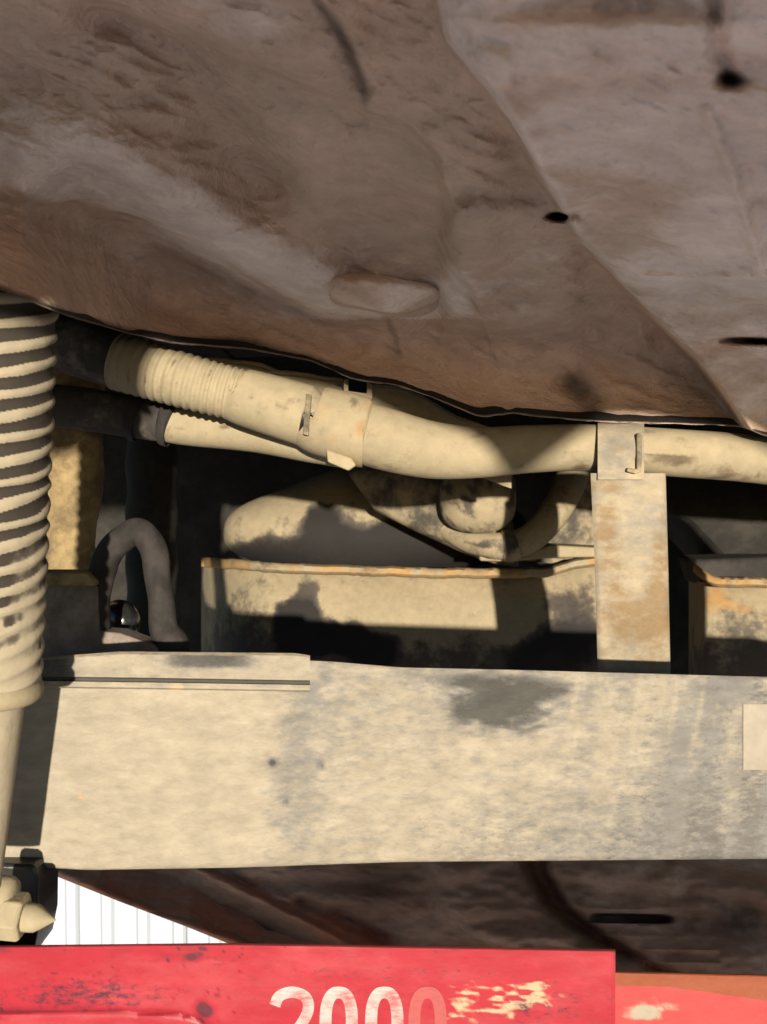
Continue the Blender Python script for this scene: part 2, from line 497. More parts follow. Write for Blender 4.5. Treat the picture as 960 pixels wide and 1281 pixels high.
def plug_patch(cu, cv, ru, rv, ang, h, p=3.2):
    m = MB(); n, k = 14, 40
    G = np.zeros((n, k, 3)); a = math.radians(ang)
    for i in range(n):
        f = i / (n - 1)
        for j in range(k):
            th = 2 * math.pi * j / k
            c, s_ = math.cos(th), math.sin(th)
            x = ru * f * math.copysign(abs(c) ** (2 / p), c); y = rv * f * math.copysign(abs(s_) ** (2 / p), s_)
            y += 2 * math.sin(x * .06)
            U = np.array([cu + x * math.cos(a) - y * math.sin(a)]); V = np.array([cv + x * math.sin(a) + y * math.cos(a)])
            hh = h * (1 - f ** 5.0) + (-.02 if i == n - 1 else 0) + .004 * fbm(U / 14, V / 9, 3, 5)[0]
            G[i, j] = P(U, V, floor_surf(U, V) * (1 - hh))[0]
    m.grid(G, wrap_u=True)
    return m


obj('oval_grommet', plug_patch(481, 369, 72, 25, 6, .045), M_floor, floor, sharp=80)

# unseen sill added behind the camera, its edge shaped to shade pipe and floor


def to_shade_sill(u, v, d):
    p = P(u, v, d); t = (SHADE_SILL_Y - p[1]) / SUN[1]
    return p + t * SUN


shade_sill_pts = [to_shade_sill(*q) for q in ((-500, 560, 1.05), (60, 565, 1.05), (90, 560, 1.05), (-82, 396, .61), (0, 396, .61), (70, 398, .61), (192, 438, .98), (330, 463, .98), (440, 484, .98), (520, 515, .98), (560, 532, .98), (600, 560, .98), (622, 590, .98), (640, 604, .98),
                                  (655, 596, .98), (690, 568, .98), (742, 530, .98), (766, 518, .98), (830, 522, .98), (905, 542, .98), (940, 560, .98), (975, 600, .98), (1010, 605, .98), (1060, 560, .98), (1500, 560, .98))]
shade_sill_pts = np.array(sorted([tuple(p) for p in shade_sill_pts]))
sx = np.linspace(shade_sill_pts[0, 0], shade_sill_pts[-1, 0], 160)
sz = np.interp(sx, shade_sill_pts[:, 0], shade_sill_pts[:, 2])
m = MB()
prof = [(0, 0), (.006, .002), (.008, .02), (.008, .5), (-.06, .5), (-.05, .06), (-.004, .02)]
G = np.array([[(x, SHADE_SILL_Y + a, z + b if b < .4 else SHADE_SILL_Z) for a, b in prof] for x, z in zip(sx, sz)])
m.grid(G, wrap_u=True, cap0=True, cap1=True)
obj('shade_sill', m, M_dark, floor)

# black backing sheet added for the deep dark between the parts
inner = thing('dark_backing_panel', 'black backing panel added for the deep dark behind the pipes and tank', 'backing panel', (0, 2.2, CAM_H - .55))
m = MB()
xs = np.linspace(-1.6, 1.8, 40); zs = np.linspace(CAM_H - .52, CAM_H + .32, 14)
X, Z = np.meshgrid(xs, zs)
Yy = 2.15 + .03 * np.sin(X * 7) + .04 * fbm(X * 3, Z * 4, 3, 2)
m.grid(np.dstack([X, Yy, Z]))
obj('pressed_panel', m, M_dark, inner)  # sheet of the added backing panel, there for the deep dark

# ------------------------------------------------------------------ frame rail
RN = np.array([-.085, 1.0, 0]); RP = P(480, 950, .80)


def rail(u, v, off=0.0):
    u, v = np.broadcast_arrays(np.asarray(u, float), np.asarray(v, float))
    r = P(u, v, 1.0) - C
    t = ((RP - C) @ RN + off) / (r @ RN)
    return C + t[..., None] * r


railT = smooth_interp([(-400, 836), (50, 836), (380, 826), (420, 828), (500, 835), (640, 838), (960, 847), (1400, 858)], 10)
railB = smooth_interp([(-400, 1074), (0, 1082), (110, 1088), (300, 1085), (500, 1078), (960, 1074), (1400, 1071)], 14)
frame = thing('frame_rail', 'cream dust coated steel chassis frame rail with grey scuffs', 'frame rail', tuple(rail(480, 1075, .04)))
us = np.linspace(-330, 1330, 420)
nr = 110
t, b = railT(us), railB(us)
rows = []; dirt = []; rust = []; dust = []; speck = []
for off, dv in ((.07, 3), (.02, 1), (.004, -.4)):
    speck.append(0 * us)
    rows.append(rail(us, t + dv, off)); dirt.append(0 * us); rust.append(0 * us + .12); dust.append(0 * us)
for i in range(nr):
    s = i / (nr - 1)
    V = t + (b - t) * s
    o = .0022 * (1 - math.sin(min(1, s / .03) * math.pi / 2)) + .0022 * (1 - math.sin(min(1, (1 - s) / .02) * math.pi / 2))
    rel = .0011 * fbm(us / 120, V / 60, 3, 5) + .0004 * fbm(us / 18, V / 9, 3, 6)
    rel = rel + .003 * (blob(us, V, 341, 954, 5, 5, 0, 4) + blob(us, V, 402, 957, 4.5, 4.5, 0, 4) + blob(us, V, 358, 1002, 5, 5, 0, 4))
    rows.append(rail(us, V, o + rel))
    wob = 22 * fbm(us / 60, V / 40, 4, 31) + 26 * fbm(us / 22, V / 9, 3, 33)
    d = .95 * blob(us + wob, V + wob * .5, 622, 880, 62, 34, -8, 3) + .55 * blob(us + wob, V, 700, 862, 40, 16) + .45 * blob(us + wob, V, 560, 848, 60, 14)
    d = d + .95 * blob(us, V, 341, 954, 5.5, 5, 0, 2) + .6 * blob(us, V, 402, 957, 5, 5, 0, 2) + .6 * blob(us, V, 358, 1002, 5, 5, 0, 2)
    d = d + .45 * blob(us, V, 905, 862, 40, 12) + .34 * blob(us + wob, V, 395, 855, 16, 28)
    right = 1 / (1 + np.exp(-(us + .25 * (V - 950) - 800) / 60))
    low = np.clip((V - 960) / 100, 0, 1)
    streak = .5 + .5 * np.tanh(5 * fbm((us + (V - 840) * .22) / 30, V / 160, 3, 77) + .1)
    du = -.34 * right * (.35 + .9 * streak) - .10 * low * (1 / (1 + np.exp(-(us - 560) / 50)))
    du = du - .16 * blob(us + wob * .5, V, 372, 965, 32, 95, 8, 4) - .10 * blob(us + wob, V, 470, 880, 90, 60) + .16 / (1 + np.exp((us + wob - 330) / 5))
    du = du + .05 * np.clip((us - 430) / 60, 0, 1) * np.clip((620 - us) / 60, 0, 1)
    pale = np.clip(2.2 * fbm((us + (V - 840) * .16) / 16, V / 260, 3, 55) - .05, 0, 1)
    du = du + .30 * pale * (1 / (1 + np.exp(-(us - 640) / 40))) * np.clip((1010 - V) / 90, 0, 1)
    dirt.append(d); dust.append(du)
    drip = .5 + .5 * np.tanh(6 * fbm((us + (V - 840) * .18) / 22, V / 220, 3, 91))
    speck.append(.30 * right * (1 - .75 * drip) + .10 * low / (1 + np.exp(-(us - 600) / 40)) + .05 * np.clip((us - 420) / 80, 0, 1)
                 + .14 * blob(us + wob, V, 560, 1040, 120, 40) + .16 * blob(us + wob, V, 640, 880, 110, 50) + .10 * blob(us + wob, V, 470, 860, 80, 40) + .06 * blob(us, V, 160, 900, 130, 60))
    rust.append(.40 * blob(us, V, 102, 995, 13, 10) + .3 * blob(us, V, 610, 868, 14, 8) + .2 * blob(us, V, 250, 870, 60, 6))
for off, dv in ((.004, .4), (.02, 0), (.07, -1)):
    speck.append(0 * us)
    rows.append(rail(us, b + dv, off)); dirt.append(0 * us + .3); rust.append(0 * us); dust.append(0 * us - .2)
m = MB(); m.grid(np.array(rows), wrap_v=True, dirt=np.array(dirt), rust=np.array(rust), dust=np.array(dust), speck=np.array(speck))
obj('box_section', m, M_rail, frame, sharp=55)
# flange plate along the upper left of the rail
fl = MB()
us2 = np.linspace(52, 388, 120)
ft = smooth_interp([(50, 822), (110, 818), (150, 815), (370, 817), (388, 820)], 4)(us2)
fb = smooth_interp([(50, 856), (200, 858), (388, 861)], 4)(us2)
rows = []; dirt = []; rust = []
for v_, off in ((ft + 1, .03), (ft, -.004), (ft + 3, -.007)):
    rows.append(rail(us2, v_, off)); dirt.append(0 * us2); rust.append(0 * us2 + .30)
for s in np.linspace(0, 1, 12):
    V = ft + 4 + (fb - 10 - ft - 4) * s
    rows.append(rail(us2, V, -.0065 + .0008 * fbm(us2 / 25, V / 14, 3, 3)))
    dirt.append(.75 * blob(us2, V, 262, 826, 62, 11, 0, 4) + .6 * np.clip((110 - us2) / 30, 0, 1) + .3 * blob(us2, V, 180, 846, 60, 5)); rust.append(.15 * blob(us2, V, 180, 820, 80, 6))
for v_, off, dr in ((fb - 8.5, -.001, 1.), (fb - 5, -.001, 1.), (fb - 4, -.006, .1), (fb + 2.5, -.007, 0), (fb + 4.5, -.004, .2), (fb + 4.5, .02, .5)):
    rows.append(rail(us2, v_, off)); dirt.append(0 * us2 + dr); rust.append(.35 * blob(us2, 0 * us2, 225, 0, 26, 5) + 0 * us2)
fl.grid(np.array(rows), wrap_v=True, dirt=np.array(dirt), rust=np.array(rust), dust=np.array(rust) * 0 + .1, flip=True)
G = np.array(rows)
n = len(rows)
fl.add(G[:, -1], [tuple(range(n))]); fl.add(G[:, 0], [tuple(range(n))])
obj('flange_plate', fl, M_rail, frame, sharp=30)
lab = MB()
lu, lv = np.meshgrid(np.linspace(930, 1012, 8), np.linspace(881, 963, 8))
lab.grid(rail(lu - 6 * (lv > 885) * 0, lv, -.0012)); lab.grid(rail(lu, lv, -.0004), flip=True)
tag(obj('sticker', lab, M_label, frame), 'blank cream rectangular sticker on the rail')

# ------------------------------------------------------------------ corrugated boot
A0, A1 = P(-6, 366, .658), P(-23, 862, .665)
boot = thing('shock_absorber', 'shock absorber in a ridged cream dust covered rubber boot beside the frame rail', 'shock absorber', tuple(P(-25, 1090, .72)))
ax = A1 - A0; L_ = np.linalg.norm(ax); ax /= L_
side = np.cross(ax, np.array([0, 1.0, 0])); side /= np.linalg.norm(side)      # picture left/right
if side[0] < 0: side = -side
front = np.cross(side, ax)
if front[1] > 0: front = -front
NS, NP = 520, 72
ph = np.linspace(-math.pi, math.pi, NP, endpoint=False)
S = np.linspace(0, L_, NS)
pitch = .0166
Gb = np.zeros((NS, NP, 3)); dr = np.zeros((NS, NP)); du = np.zeros((NS, NP))
for i, s in enumerate(S):
    f = s / L_
    R = .0455 - .0020 * f
    rise = pitch * ph / (2 * math.pi) + .0115 * (1 - np.cos(ph))
    x = (s + rise) / pitch * (1 + .05 * f) + .22 * fbm(np.array([s * 60.0]), np.array([3.0]), 2, 5)[0] + .10 * fbm(s * 40 + 0 * ph, ph * 1.3, 2, 6)
    w = .5 + .5 * np.cos(2 * math.pi * x)
    prof = w ** 1.5
    amp = .055 - .01 * np.clip((f - .5) / .5, 0, 1)
    r = R * (1 - amp * (1 - prof)) * (1 + .010 * fbm(x * .7 + 20, ph * 3, 3, 8))
    if f > .975: r = r * (1 - .25 * ((f - .975) / .025) ** 2)
    Gb[i] = A0 + s * ax + (np.sin(ph) * r)[:, None] * side + (np.cos(ph) * r)[:, None] * front
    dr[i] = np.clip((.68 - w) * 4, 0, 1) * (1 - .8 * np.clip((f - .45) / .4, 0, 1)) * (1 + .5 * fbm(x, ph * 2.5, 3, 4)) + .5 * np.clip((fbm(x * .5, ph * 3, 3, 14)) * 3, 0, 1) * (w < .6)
    du[i] = .25 * w
m = MB(); m.grid(Gb, wrap_u=True, cap0=True, cap1=True, dirt=np.clip(dr, 0, 1), dust=du)
obj('ridged_boot', m, M_ridge, boot, sharp=180)
m = MB()
cp = [A1 - ax * .002, A1 + ax * .004, A1 + ax * .010, A1 + ax * .013]
m.tube([A1 - ax * .006, A1 - ax * .003, A1 + ax * .002, A1 + ax * .006, A1 + ax * .009, A1 + ax * .011], [.0415, .044, .0445, .043, .040, .028], 48)
obj('lower_collar', m, M_dust, boot)
m = MB()
r0 = P(-20, 868, .665); r1 = P(-34, 1110, .67)
m.tube([r0 + (r1 - r0) * k / 8 for k in range(9)], np.linspace(.030, .020, 9), 40)
obj('damper_body', m, M_ridge, boot)

# ------------------------------------------------------------------ bolt at the bottom left, with its dark bracket
bolt = thing('stud_bolt', 'dusty cream stud bolt with nut poking from the black bracket under the rail', 'bolt', tuple(P(20, 1178, .70)))
c0 = P(-12, 1143, .70); c1 = P(70, 1151, .70); dx = (c1 - c0) / np.linalg.norm(c1 - c0)
px = .70 / FPX
m = MB(); m.tube([c0 + dx * px * k for k in (0, 50, 58, 66, 78, 82)], np.array([17, 17, 16.5, 12, 4, 1]) * px, 28); obj('stud', m, M_dust, bolt)
m = MB(); m.tube([c0 + dx * px * k for k in (4, 7, 40, 44)], np.array([25, 29, 29, 26]) * px, 6); obj('nut', m, M_dust, bolt, sharp=20, bevel=.0012)
m = MB(); e0 = P(-10, 1120, .705)
m.tube([e0 + dx * px * k for k in (0, 4, 22, 28, 31)], np.array([22, 25, 25, 21, 12]) * px, 32); obj('bush', m, M_dust, bolt)
m = MB()
m.prism([(-120, 1076), (44, 1083), (48, 1100), (47, 1165), (40, 1200), (-120, 1200)], .76, .05)
tag(obj('support_bracket', m, M_black, None, bevel=.003), 'black bracket plate hanging below the rail behind the stud bolt', 'bracket')

# ------------------------------------------------------------------ main pipe
def spline(pts, n):
    a = np.array(pts, float); s = np.linspace(0, len(a) - 1, n); out = []
    for t in s:
        i = min(int(t), len(a) - 2); f = t - i
        p0, p1, p2, p3 = a[max(i - 1, 0)], a[i], a[i + 1], a[min(i + 2, len(a) - 1)]
        out.append(.5 * ((2 * p1) + (-p0 + p2) * f + (2 * p0 - 5 * p1 + 4 * p2 - p3) * f * f + (-p0 + 3 * p1 - 3 * p2 + p3) * f ** 3))
    return np.array(out)


def ptube(pts, n, rad=None, seg=32, bump=None, mb=None, rust=0.0, **kw):
    """pts: (u, v, depth, radius in px)"""
    s = spline(pts, n)
    w = P(s[:, 0], s[:, 1], s[:, 2])
    r = s[:, 3] * s[:, 2] / FPX
    mb = mb or MB()
    ii = np.linspace(0, n / 6.0, n)[:, None]; pp = np.linspace(0, 7, seg)[None, :]
    seed = int(abs(pts[0][0])) % 97
    kw.setdefault('dirt', np.clip(1.2 * fbm(ii + 0 * pp, pp + 0 * ii, 3, seed) - .22, 0, .45))
    kw.setdefault('rust', np.clip(.5 * fbm(ii * .7 + 0 * pp, pp * .8 + 0 * ii, 3, seed + 5), 0, .4) + rust)
    mb.tube(w, r, seg, bump, **kw)
    return mb


pipe = thing('ribbed_pipe', 'cream dust coated pipe with ribbed sleeve running under the floor pan', 'pipe', tuple(P(500, 595, .98)))
obj('pipe_body', ptube([(440, 537, .98, 38), (480, 549, .98, 39), (540, 563, .98, 36), (600, 566, .98, 32), (660, 562, .985, 30), (740, 560, .985, 29), (850, 567, .985, 30), (930, 573, .98, 30), (1000, 582, .97, 30), (1200, 610, .95, 30)], 90), M_dust, pipe)
nrib = 15
def rb(i, p): return 1 + .035 * math.cos(2 * math.pi * i / 10)
obj('ribbed_sleeve', ptube([(150, 452, .99, 36), (190, 464, .985, 35), (230, 476, .98, 34), (270, 487, .98, 33), (302, 495, .98, 32.5)], 160, bump=rb), M_dust, pipe, sharp=180)
obj('pipe_end', ptube([(-420, 330, 1.05, 36), (-200, 352, 1.03, 36), (-60, 382, 1.01, 36), (20, 408, 1.0, 36), (80, 428, .995, 37), (160, 455, .99, 35)], 50), M_pipe_shade, pipe)  # darker stretch carries the boot's shadow in its colour
obj('straight_sleeve', ptube([(298, 494, .98, 33), (303, 496, .98, 35.5), (340, 507, .98, 37.5), (376, 518, .98, 38.5), (383, 520, .98, 38), (384, 520.5, .98, 28)], 60), M_dust, pipe)
obj('joint_neck', ptube([(370, 517, .98, 28), (404, 527, .98, 28)], 6), M_black, pipe)
obj('clamp_collar', ptube([(394, 524, .98, 28), (395, 524.5, .98, 38), (399, 526, .98, 42.5), (430, 534, .98, 44), (452, 541, .98, 44), (456, 542, .98, 42), (460, 543, .98, 37)], 50, rust=.22), M_dust, pipe)
m = MB(); m.prism([(408, 562), (440, 573), (446, 582), (436, 589), (410, 578)], .955, .03)
obj('clamp_lug', m, M_dust, pipe, bevel=.002)
m = MB(); m.prism([(383, 492), (390, 494), (386, 545), (379, 543)], .942, .006)
obj('clamp_clip', m, M_arm, pipe, bevel=.001)

low = thing('lower_pipe', 'thinner dusty pipe with dark couplings just below the ribbed sleeve', 'pipe', tuple(P(250, 560, 1.04)))
obj('shaded_end', ptube([(-420, 470, 1.08, 27), (-180, 484, 1.06, 27), (-60, 496, 1.05, 27), (40, 505, 1.05, 27), (100, 511, 1.05, 27), (170, 522, 1.05, 26), (212, 529, 1.05, 25.5)], 50), M_pipe_shade, low)  # shadowed stretch, its shade put into the material
obj('pipe_body', ptube([(210, 528.5, 1.05, 25), (240, 533, 1.05, 25), (320, 540, 1.045, 26), (390, 555, 1.03, 24), (440, 574, 1.02, 14)], 60), M_dust, low)
for cu, cv in ((166, 521), (206, 528)):
    obj('coupling', ptube([(cu - 3, cv - .5, 1.05, 27), (cu, cv, 1.05, 30), (cu + 8, cv + 1, 1.05, 30), (cu + 11, cv + 2, 1.05, 27)], 16), M_grey, low)

shield = thing('heat_shield', 'thin stepped dusty sheet plate tucked between the floor edge and the pipe', 'plate', tuple(P(380, 520, 1.02)))
m = MB()
su = np.array([215, 260, 300, 330, 345, 380, 408, 430, 432, 462, 466, 500, 530, 570, 640])
sv = np.array([443, 447, 451, 455, 463, 467, 471, 474, 493, 497, 481, 483, 496, 520, 545])
sd = np.array([1.03] * 7 + [1.025, 1.015, 1.015, 1.025] + [1.04, 1.05, 1.06, 1.08])
fu = np.linspace(215, 640, 150)
fv = np.interp(fu, su, sv) + .8 * fbm(fu / 10, fu * 0, 2, 3); fd = np.interp(fu, su, sd)
G = np.array([P(fu, fv, fd + .05), P(fu, fv - 1, fd + .002), P(fu, fv, fd), P(fu, fv + 4, fd), P(fu, fv + 6, fd + .006), P(fu, fv + 30, fd + .012), P(fu, fv + 66, fd + .02), P(fu, fv + 66, fd + .05)])
m.grid(G, wrap_v=True)
obj('folded_plate', m, M_dust, shield, sharp=35)
m = MB(); m.prism([(430, 474), (436, 474), (436, 489), (459, 492), (459, 478), (466, 480), (466, 499), (430, 496)], 1.005, .012)
obj('edge_tab', m, M_dust, shield, bevel=.001)

# ------------------------------------------------------------------ strap bracket
strap = thing('hanger_strap', 'flat vertical steel strap with rust patches hanging from the pipe', 'strap', tuple(P(790, 838, .97)))
us3 = np.linspace(0, 1, 26); vs3 = np.linspace(592, 880, 90)
sl = interp([(592, 739), (700, 744), (838, 748), (880, 749)]); sr = interp([(592, 833), (700, 836), (838, 839), (880, 840)])
rows = []; rust = []; dirt = []
for v in vs3:
    U = sl(v) + (sr(v) - sl(v)) * us3
    d = .955 + .0006 * 0 + .0010 * fbm(U / 40, v / 50 + 0 * U, 3, 2) + .004 * np.clip((us3 - .93) / .07, 0, 1) + .003 * np.clip((.05 - us3) / .05, 0, 1)
    full = np.vstack([P(U[:1], v, .985), P(U, v, d), P(U[-1:], v, .985)])
    rows.append(full)
    rr = .30 * blob(U, v + 0 * U, 765, 665, 22, 70) + .28 * blob(U, v + 0 * U, 825, 730, 16, 100) + .26 * blob(U, v + 0 * U, 790, 775, 40, 40) - .2 * blob(U, v + 0 * U, 800, 640, 30, 60, 30)
    rust.append(np.concatenate([[.3], rr, [.3]])); dd_ = .8 * blob(U, v + 0 * U, 742, 790, 6, 60)
    dirt.append(np.concatenate([[.8], dd_, [.3]]))
m = MB(); m.grid(np.array(rows), wrap_u=True, cap0=True, cap1=True, rust=np.array(rust), dirt=np.array(dirt))
obj('flat_bar', m, M_strap, strap, sharp=45)
m = MB()
vs4 = np.linspace(0, 1, 26); rows = []
for s in vs4:
    v = 529 + (600 - 529) * s
    a = (v - 563) / 36
    d = .985 - .036 * math.sqrt(max(0.02, 1 - min(1, abs(a)) ** 2)) if v < 575 else .953
    if v >= 575: d = .951 + .0000 * v
    U = np.linspace(748, 806, 12)
    rows.append(np.vstack([P(U[:1], v, d + .02), P(U, v, d), P(U[-1:], v, d + .02)]))
m.grid(np.array(rows), wrap_u=True, cap0=True, cap1=True)
obj('pipe_saddle', m, M_strap, strap, sharp=50)
m = MB(); m.prism([(797, 543), (801, 541), (804, 546), (803, 590), (796, 593), (784, 590), (785, 585), (797, 587)], .945, .012)
obj('spring_clip', m, M_arm, strap, bevel=.0012)

# ------------------------------------------------------------------ tank pieces behind the rail
def tank(name, label, u0, u1, vt, left_round, right_round, d0, dark_mask=None, lift=None):
    th = thing(name, label, 'tank', tuple(P((u0 + u1) / 2, 860, d0)))
    U = np.linspace(u0, u1, 160); rows = []; dirt = []; dust = []; rust = []
    rl = np.clip((U - u0) / left_round, 0, 1) if left_round else np.ones_like(U)
    rr = np.clip((u1 - U) / right_round, 0, 1) if right_round else np.ones_like(U)
    e = np.sqrt(1 - (1 - rl) ** 2) * np.sqrt(1 - (1 - rr) ** 2)
    top = vt(U)
    for k in range(40):
        f = k / 39
        V = top + 4 + (900 - top) * f
        bul = (.10 * math.sin(math.pi * min(1, .12 + f * .9)) ** .6)
        D = d0 + .30 - (.20 + bul) * e + .004 * fbm(U / 50, V / 30, 3, 7)
        rows.append(P(U, V, D))
        rust.append(.55 * blob(U, V, 895, 742, 26, 26, 20) + .35 * blob(U, V, 930, 760, 30, 14)); dirt.append(dark_mask(U, V) if dark_mask else 0 * U); dust.append(0 * U + .05 - .25 * np.clip((V - 790) / 40, 0, 1))  # dirt also carries painted shadows; dust thins downward to paint in the rail's shadow
    rows.append(P(U, 900, d0 + .35)); dirt.append(0 * U); dust.append(0 * U); rust += [0 * U, 0 * U]
    rows.append(P(U, top + 4, d0 + .35)); dirt.append(0 * U); dust.append(0 * U)
    m = MB(); m.grid(np.array(rows), wrap_v=True, dirt=np.array(dirt), dust=np.array(dust), rust=np.array(rust))
    G = np.array(rows); n = len(rows)
    m.add(G[:, 0], [tuple(range(n))]); m.add(G[:, -1], [tuple(range(n))])
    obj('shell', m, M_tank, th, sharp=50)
    # rolled seam flange
    wav = 3.0 * fbm(U / 26, 0 * U, 4, 12)
    lf = lift(U) if lift else 0 * U
    D = d0 + .30 - .315 * e
    m = MB()
    G = np.array([P(U, top - 6 + wav + lf, d0 + .20), P(U, top - 6 + wav + lf, D), P(U, top - 3 + wav + lf, D - .012), P(U, top + 3 + wav * .6 + lf, D - .014), P(U, top + 6 + wav + lf, D - .008), P(U, top + 7 + wav + lf, D + .05), P(U, top + 4 + lf, d0 + .20)])
    m.grid(G, wrap_v=True, rust=np.array([.40 + .25 * fbm(U / 18, 0 * U, 3, 6) + .3 * blob(U, 0 * U, 270, 0, 20, 1) + .3 * blob(U, 0 * U, 890, 0, 40, 1)] * 7))
    n = 7
    m.add(G[:, 0], [tuple(range(n))]); m.add(G[:, -1], [tuple(range(n))])
    obj('seam_flange', m, M_tank, th, sharp=60)
    return th


def painted_shadows(U, V):  # shadows of parts in front, painted on as dark blobs
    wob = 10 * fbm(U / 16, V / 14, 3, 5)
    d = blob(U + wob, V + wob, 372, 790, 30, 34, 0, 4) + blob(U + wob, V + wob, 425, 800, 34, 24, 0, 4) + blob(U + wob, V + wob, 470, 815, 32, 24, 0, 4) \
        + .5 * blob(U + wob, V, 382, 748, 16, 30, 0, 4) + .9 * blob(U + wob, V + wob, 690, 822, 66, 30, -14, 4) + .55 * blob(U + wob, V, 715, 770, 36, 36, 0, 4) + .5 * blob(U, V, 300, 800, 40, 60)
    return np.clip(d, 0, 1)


tank('flanged_tank', 'dusty tan tank with seam flange and painted black shadows behind the rail', 252, 770, smooth_interp([(240, 704), (300, 706), (400, 712), (560, 716), (680, 716), (720, 706), (770, 698)], 6), 90, 0, 1.45, painted_shadows)
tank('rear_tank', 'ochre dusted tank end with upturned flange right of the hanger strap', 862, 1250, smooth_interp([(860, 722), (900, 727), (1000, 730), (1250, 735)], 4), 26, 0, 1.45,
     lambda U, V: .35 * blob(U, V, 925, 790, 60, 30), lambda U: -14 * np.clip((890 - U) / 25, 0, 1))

# ------------------------------------------------------------------ axle, arms and pipes deeper in
axle = thing('axle_housing', 'rounded dusty axle housing with black grease marks and a shade-painted underside behind the tank', 'axle', tuple(P(450, 720, 1.75)))
m = MB()
n, k = 40, 60
U_, V_ = [], []
G = np.zeros((n, k, 3)); dd = np.zeros((n, k))
for i in range(n):
    a = math.pi * i / (n - 1)
    for j in range(k):
        t_ = 2 * math.pi * j / k
        x = -math.cos(a); r = math.sin(a) ** .75
        u = 470 + 190 * x; hh = (62 + 22 * math.exp(-((u - 440) / 70) ** 2)) * r
        v = 668 - hh * math.sin(t_) * (1 if math.sin(t_) > 0 else .8)
        d = 1.72 - .13 * r * math.cos(t_)
        G[i, j] = P(u, v, d)
        w = 8 * vnoise(np.array([u / 14]), np.array([v / 14]), 3)[0]
        dd[i, j] = math.exp(-(((u + w - 405) / 26) ** 4 + ((v - 662) / 34) ** 4)) + .9 * math.exp(-(((u - 540) / 90) ** 4 + ((v + w - 700) / 30) ** 4)) + .85 / (1 + math.exp(-(v + 1.5 * w - 664 + .12 * (u - 400)) / 5)) + .35 * math.exp(-((u - 520) / 50) ** 2)  # grease marks, plus shade painted over the lower half
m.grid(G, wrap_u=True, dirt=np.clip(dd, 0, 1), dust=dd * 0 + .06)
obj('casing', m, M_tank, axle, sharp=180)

arm = thing('control_arm', 'olive grey diagonal control arm dropping below the main pipe', 'suspension arm', tuple(P(540, 700, 1.55)))
m = MB()
st = [((430, 585), (470, 640), 1.5), ((480, 582), (520, 665), 1.48), ((540, 588), (575, 690), 1.46), ((600, 600), (620, 706), 1.46), ((640, 640), (650, 712), 1.48)]
rows = []
for (a, b_, d) in st:
    a = np.array(a, float); b_ = np.array(b_, float)
    c_ = (a + b_) / 2; e_ = (b_ - a) / 2
    loop = []
    for q in range(24):
        th = 2 * math.pi * q / 24
        s_ = math.copysign(abs(math.cos(th)) ** .6, math.cos(th)); c2 = math.copysign(abs(math.sin(th)) ** .6, math.sin(th))
        pt = c_ + e_ * s_
        loop.append(P(pt[0], pt[1], d - .035 * c2))
    rows.append(loop)
rows = np.array(rows)
idx = np.linspace(0, 4, 30)
fine = np.array([[np.interp(idx, range(5), rows[:, q, c]) for c in range(3)] for q in range(24)]).transpose(2, 0, 1)
m.grid(fine, wrap_u=True, cap0=True, cap1=True)
obj('forged_arm', m, M_arm, arm)
m = MB()
G = []
for i in range(26):
    a = math.pi * i / 25
    r = math.sin(a) ** .6
    G.append([P(598 - 48 * math.cos(a), 622 + 46 * r * math.sin(2 * math.pi * j / 30), 1.40 - .05 * r * math.cos(2 * math.pi * j / 30)) for j in range(30)])
G = np.array(G); m.grid(G, wrap_u=True, dirt=np.zeros((26, 30)) + .35 * (vnoise(G[..., 0] * 90, G[..., 2] * 90, 3) > .1))
obj('end_bush', m, M_tank, arm, sharp=180)

hose = thing('curved_exhaust_pipe', 'curved dusty exhaust pipe sweeping up behind the hanger strap', 'pipe', tuple(P(660, 705, 1.42)))
obj('bent_tube', ptube([(548, 650, 1.46, 15), (580, 672, 1.43, 16), (620, 683, 1.40, 17), (662, 674, 1.40, 18), (694, 640, 1.42, 19), (716, 596, 1.46, 20), (730, 540, 1.5, 20)], 60, seg=24), M_tank, hose)
obj('clamp_band', ptube([(628, 683, 1.40, 20), (634, 682.5, 1.40, 21), (640, 681.5, 1.40, 21), (646, 680, 1.40, 20)], 10, seg=24), M_arm, hose)
mud = thing('spring_seat', 'tan dusty pressed seat plate under the curved exhaust pipe', 'bracket', tuple(P(720, 705, 1.42)))
m = MB()
m.prism([(640, 700), (668, 690), (690, 664), (705, 620), (730, 590), (770, 585), (780, 700), (700, 706)], [1.50, 1.49, 1.47, 1.47, 1.49, 1.5, 1.5, 1.48], .05)
obj('web_plate', m, M_arm, mud, bevel=.004)
m = MB(); m.prism([(600, 693), (650, 694), (690, 682), (770, 686), (770, 697), (690, 698), (640, 703), (600, 702)], 1.40, .06)
obj('bottom_lip', m, M_tank, mud, bevel=.004)

# right: dark gearbox mass with a slanting edge
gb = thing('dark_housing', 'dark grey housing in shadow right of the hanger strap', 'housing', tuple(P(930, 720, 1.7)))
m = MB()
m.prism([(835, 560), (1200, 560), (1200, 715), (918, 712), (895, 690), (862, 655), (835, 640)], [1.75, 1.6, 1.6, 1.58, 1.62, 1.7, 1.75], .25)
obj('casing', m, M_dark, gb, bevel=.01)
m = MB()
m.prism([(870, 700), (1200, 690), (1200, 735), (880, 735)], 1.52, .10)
obj('lower_ledge', m, M_grey, gb, bevel=.01)

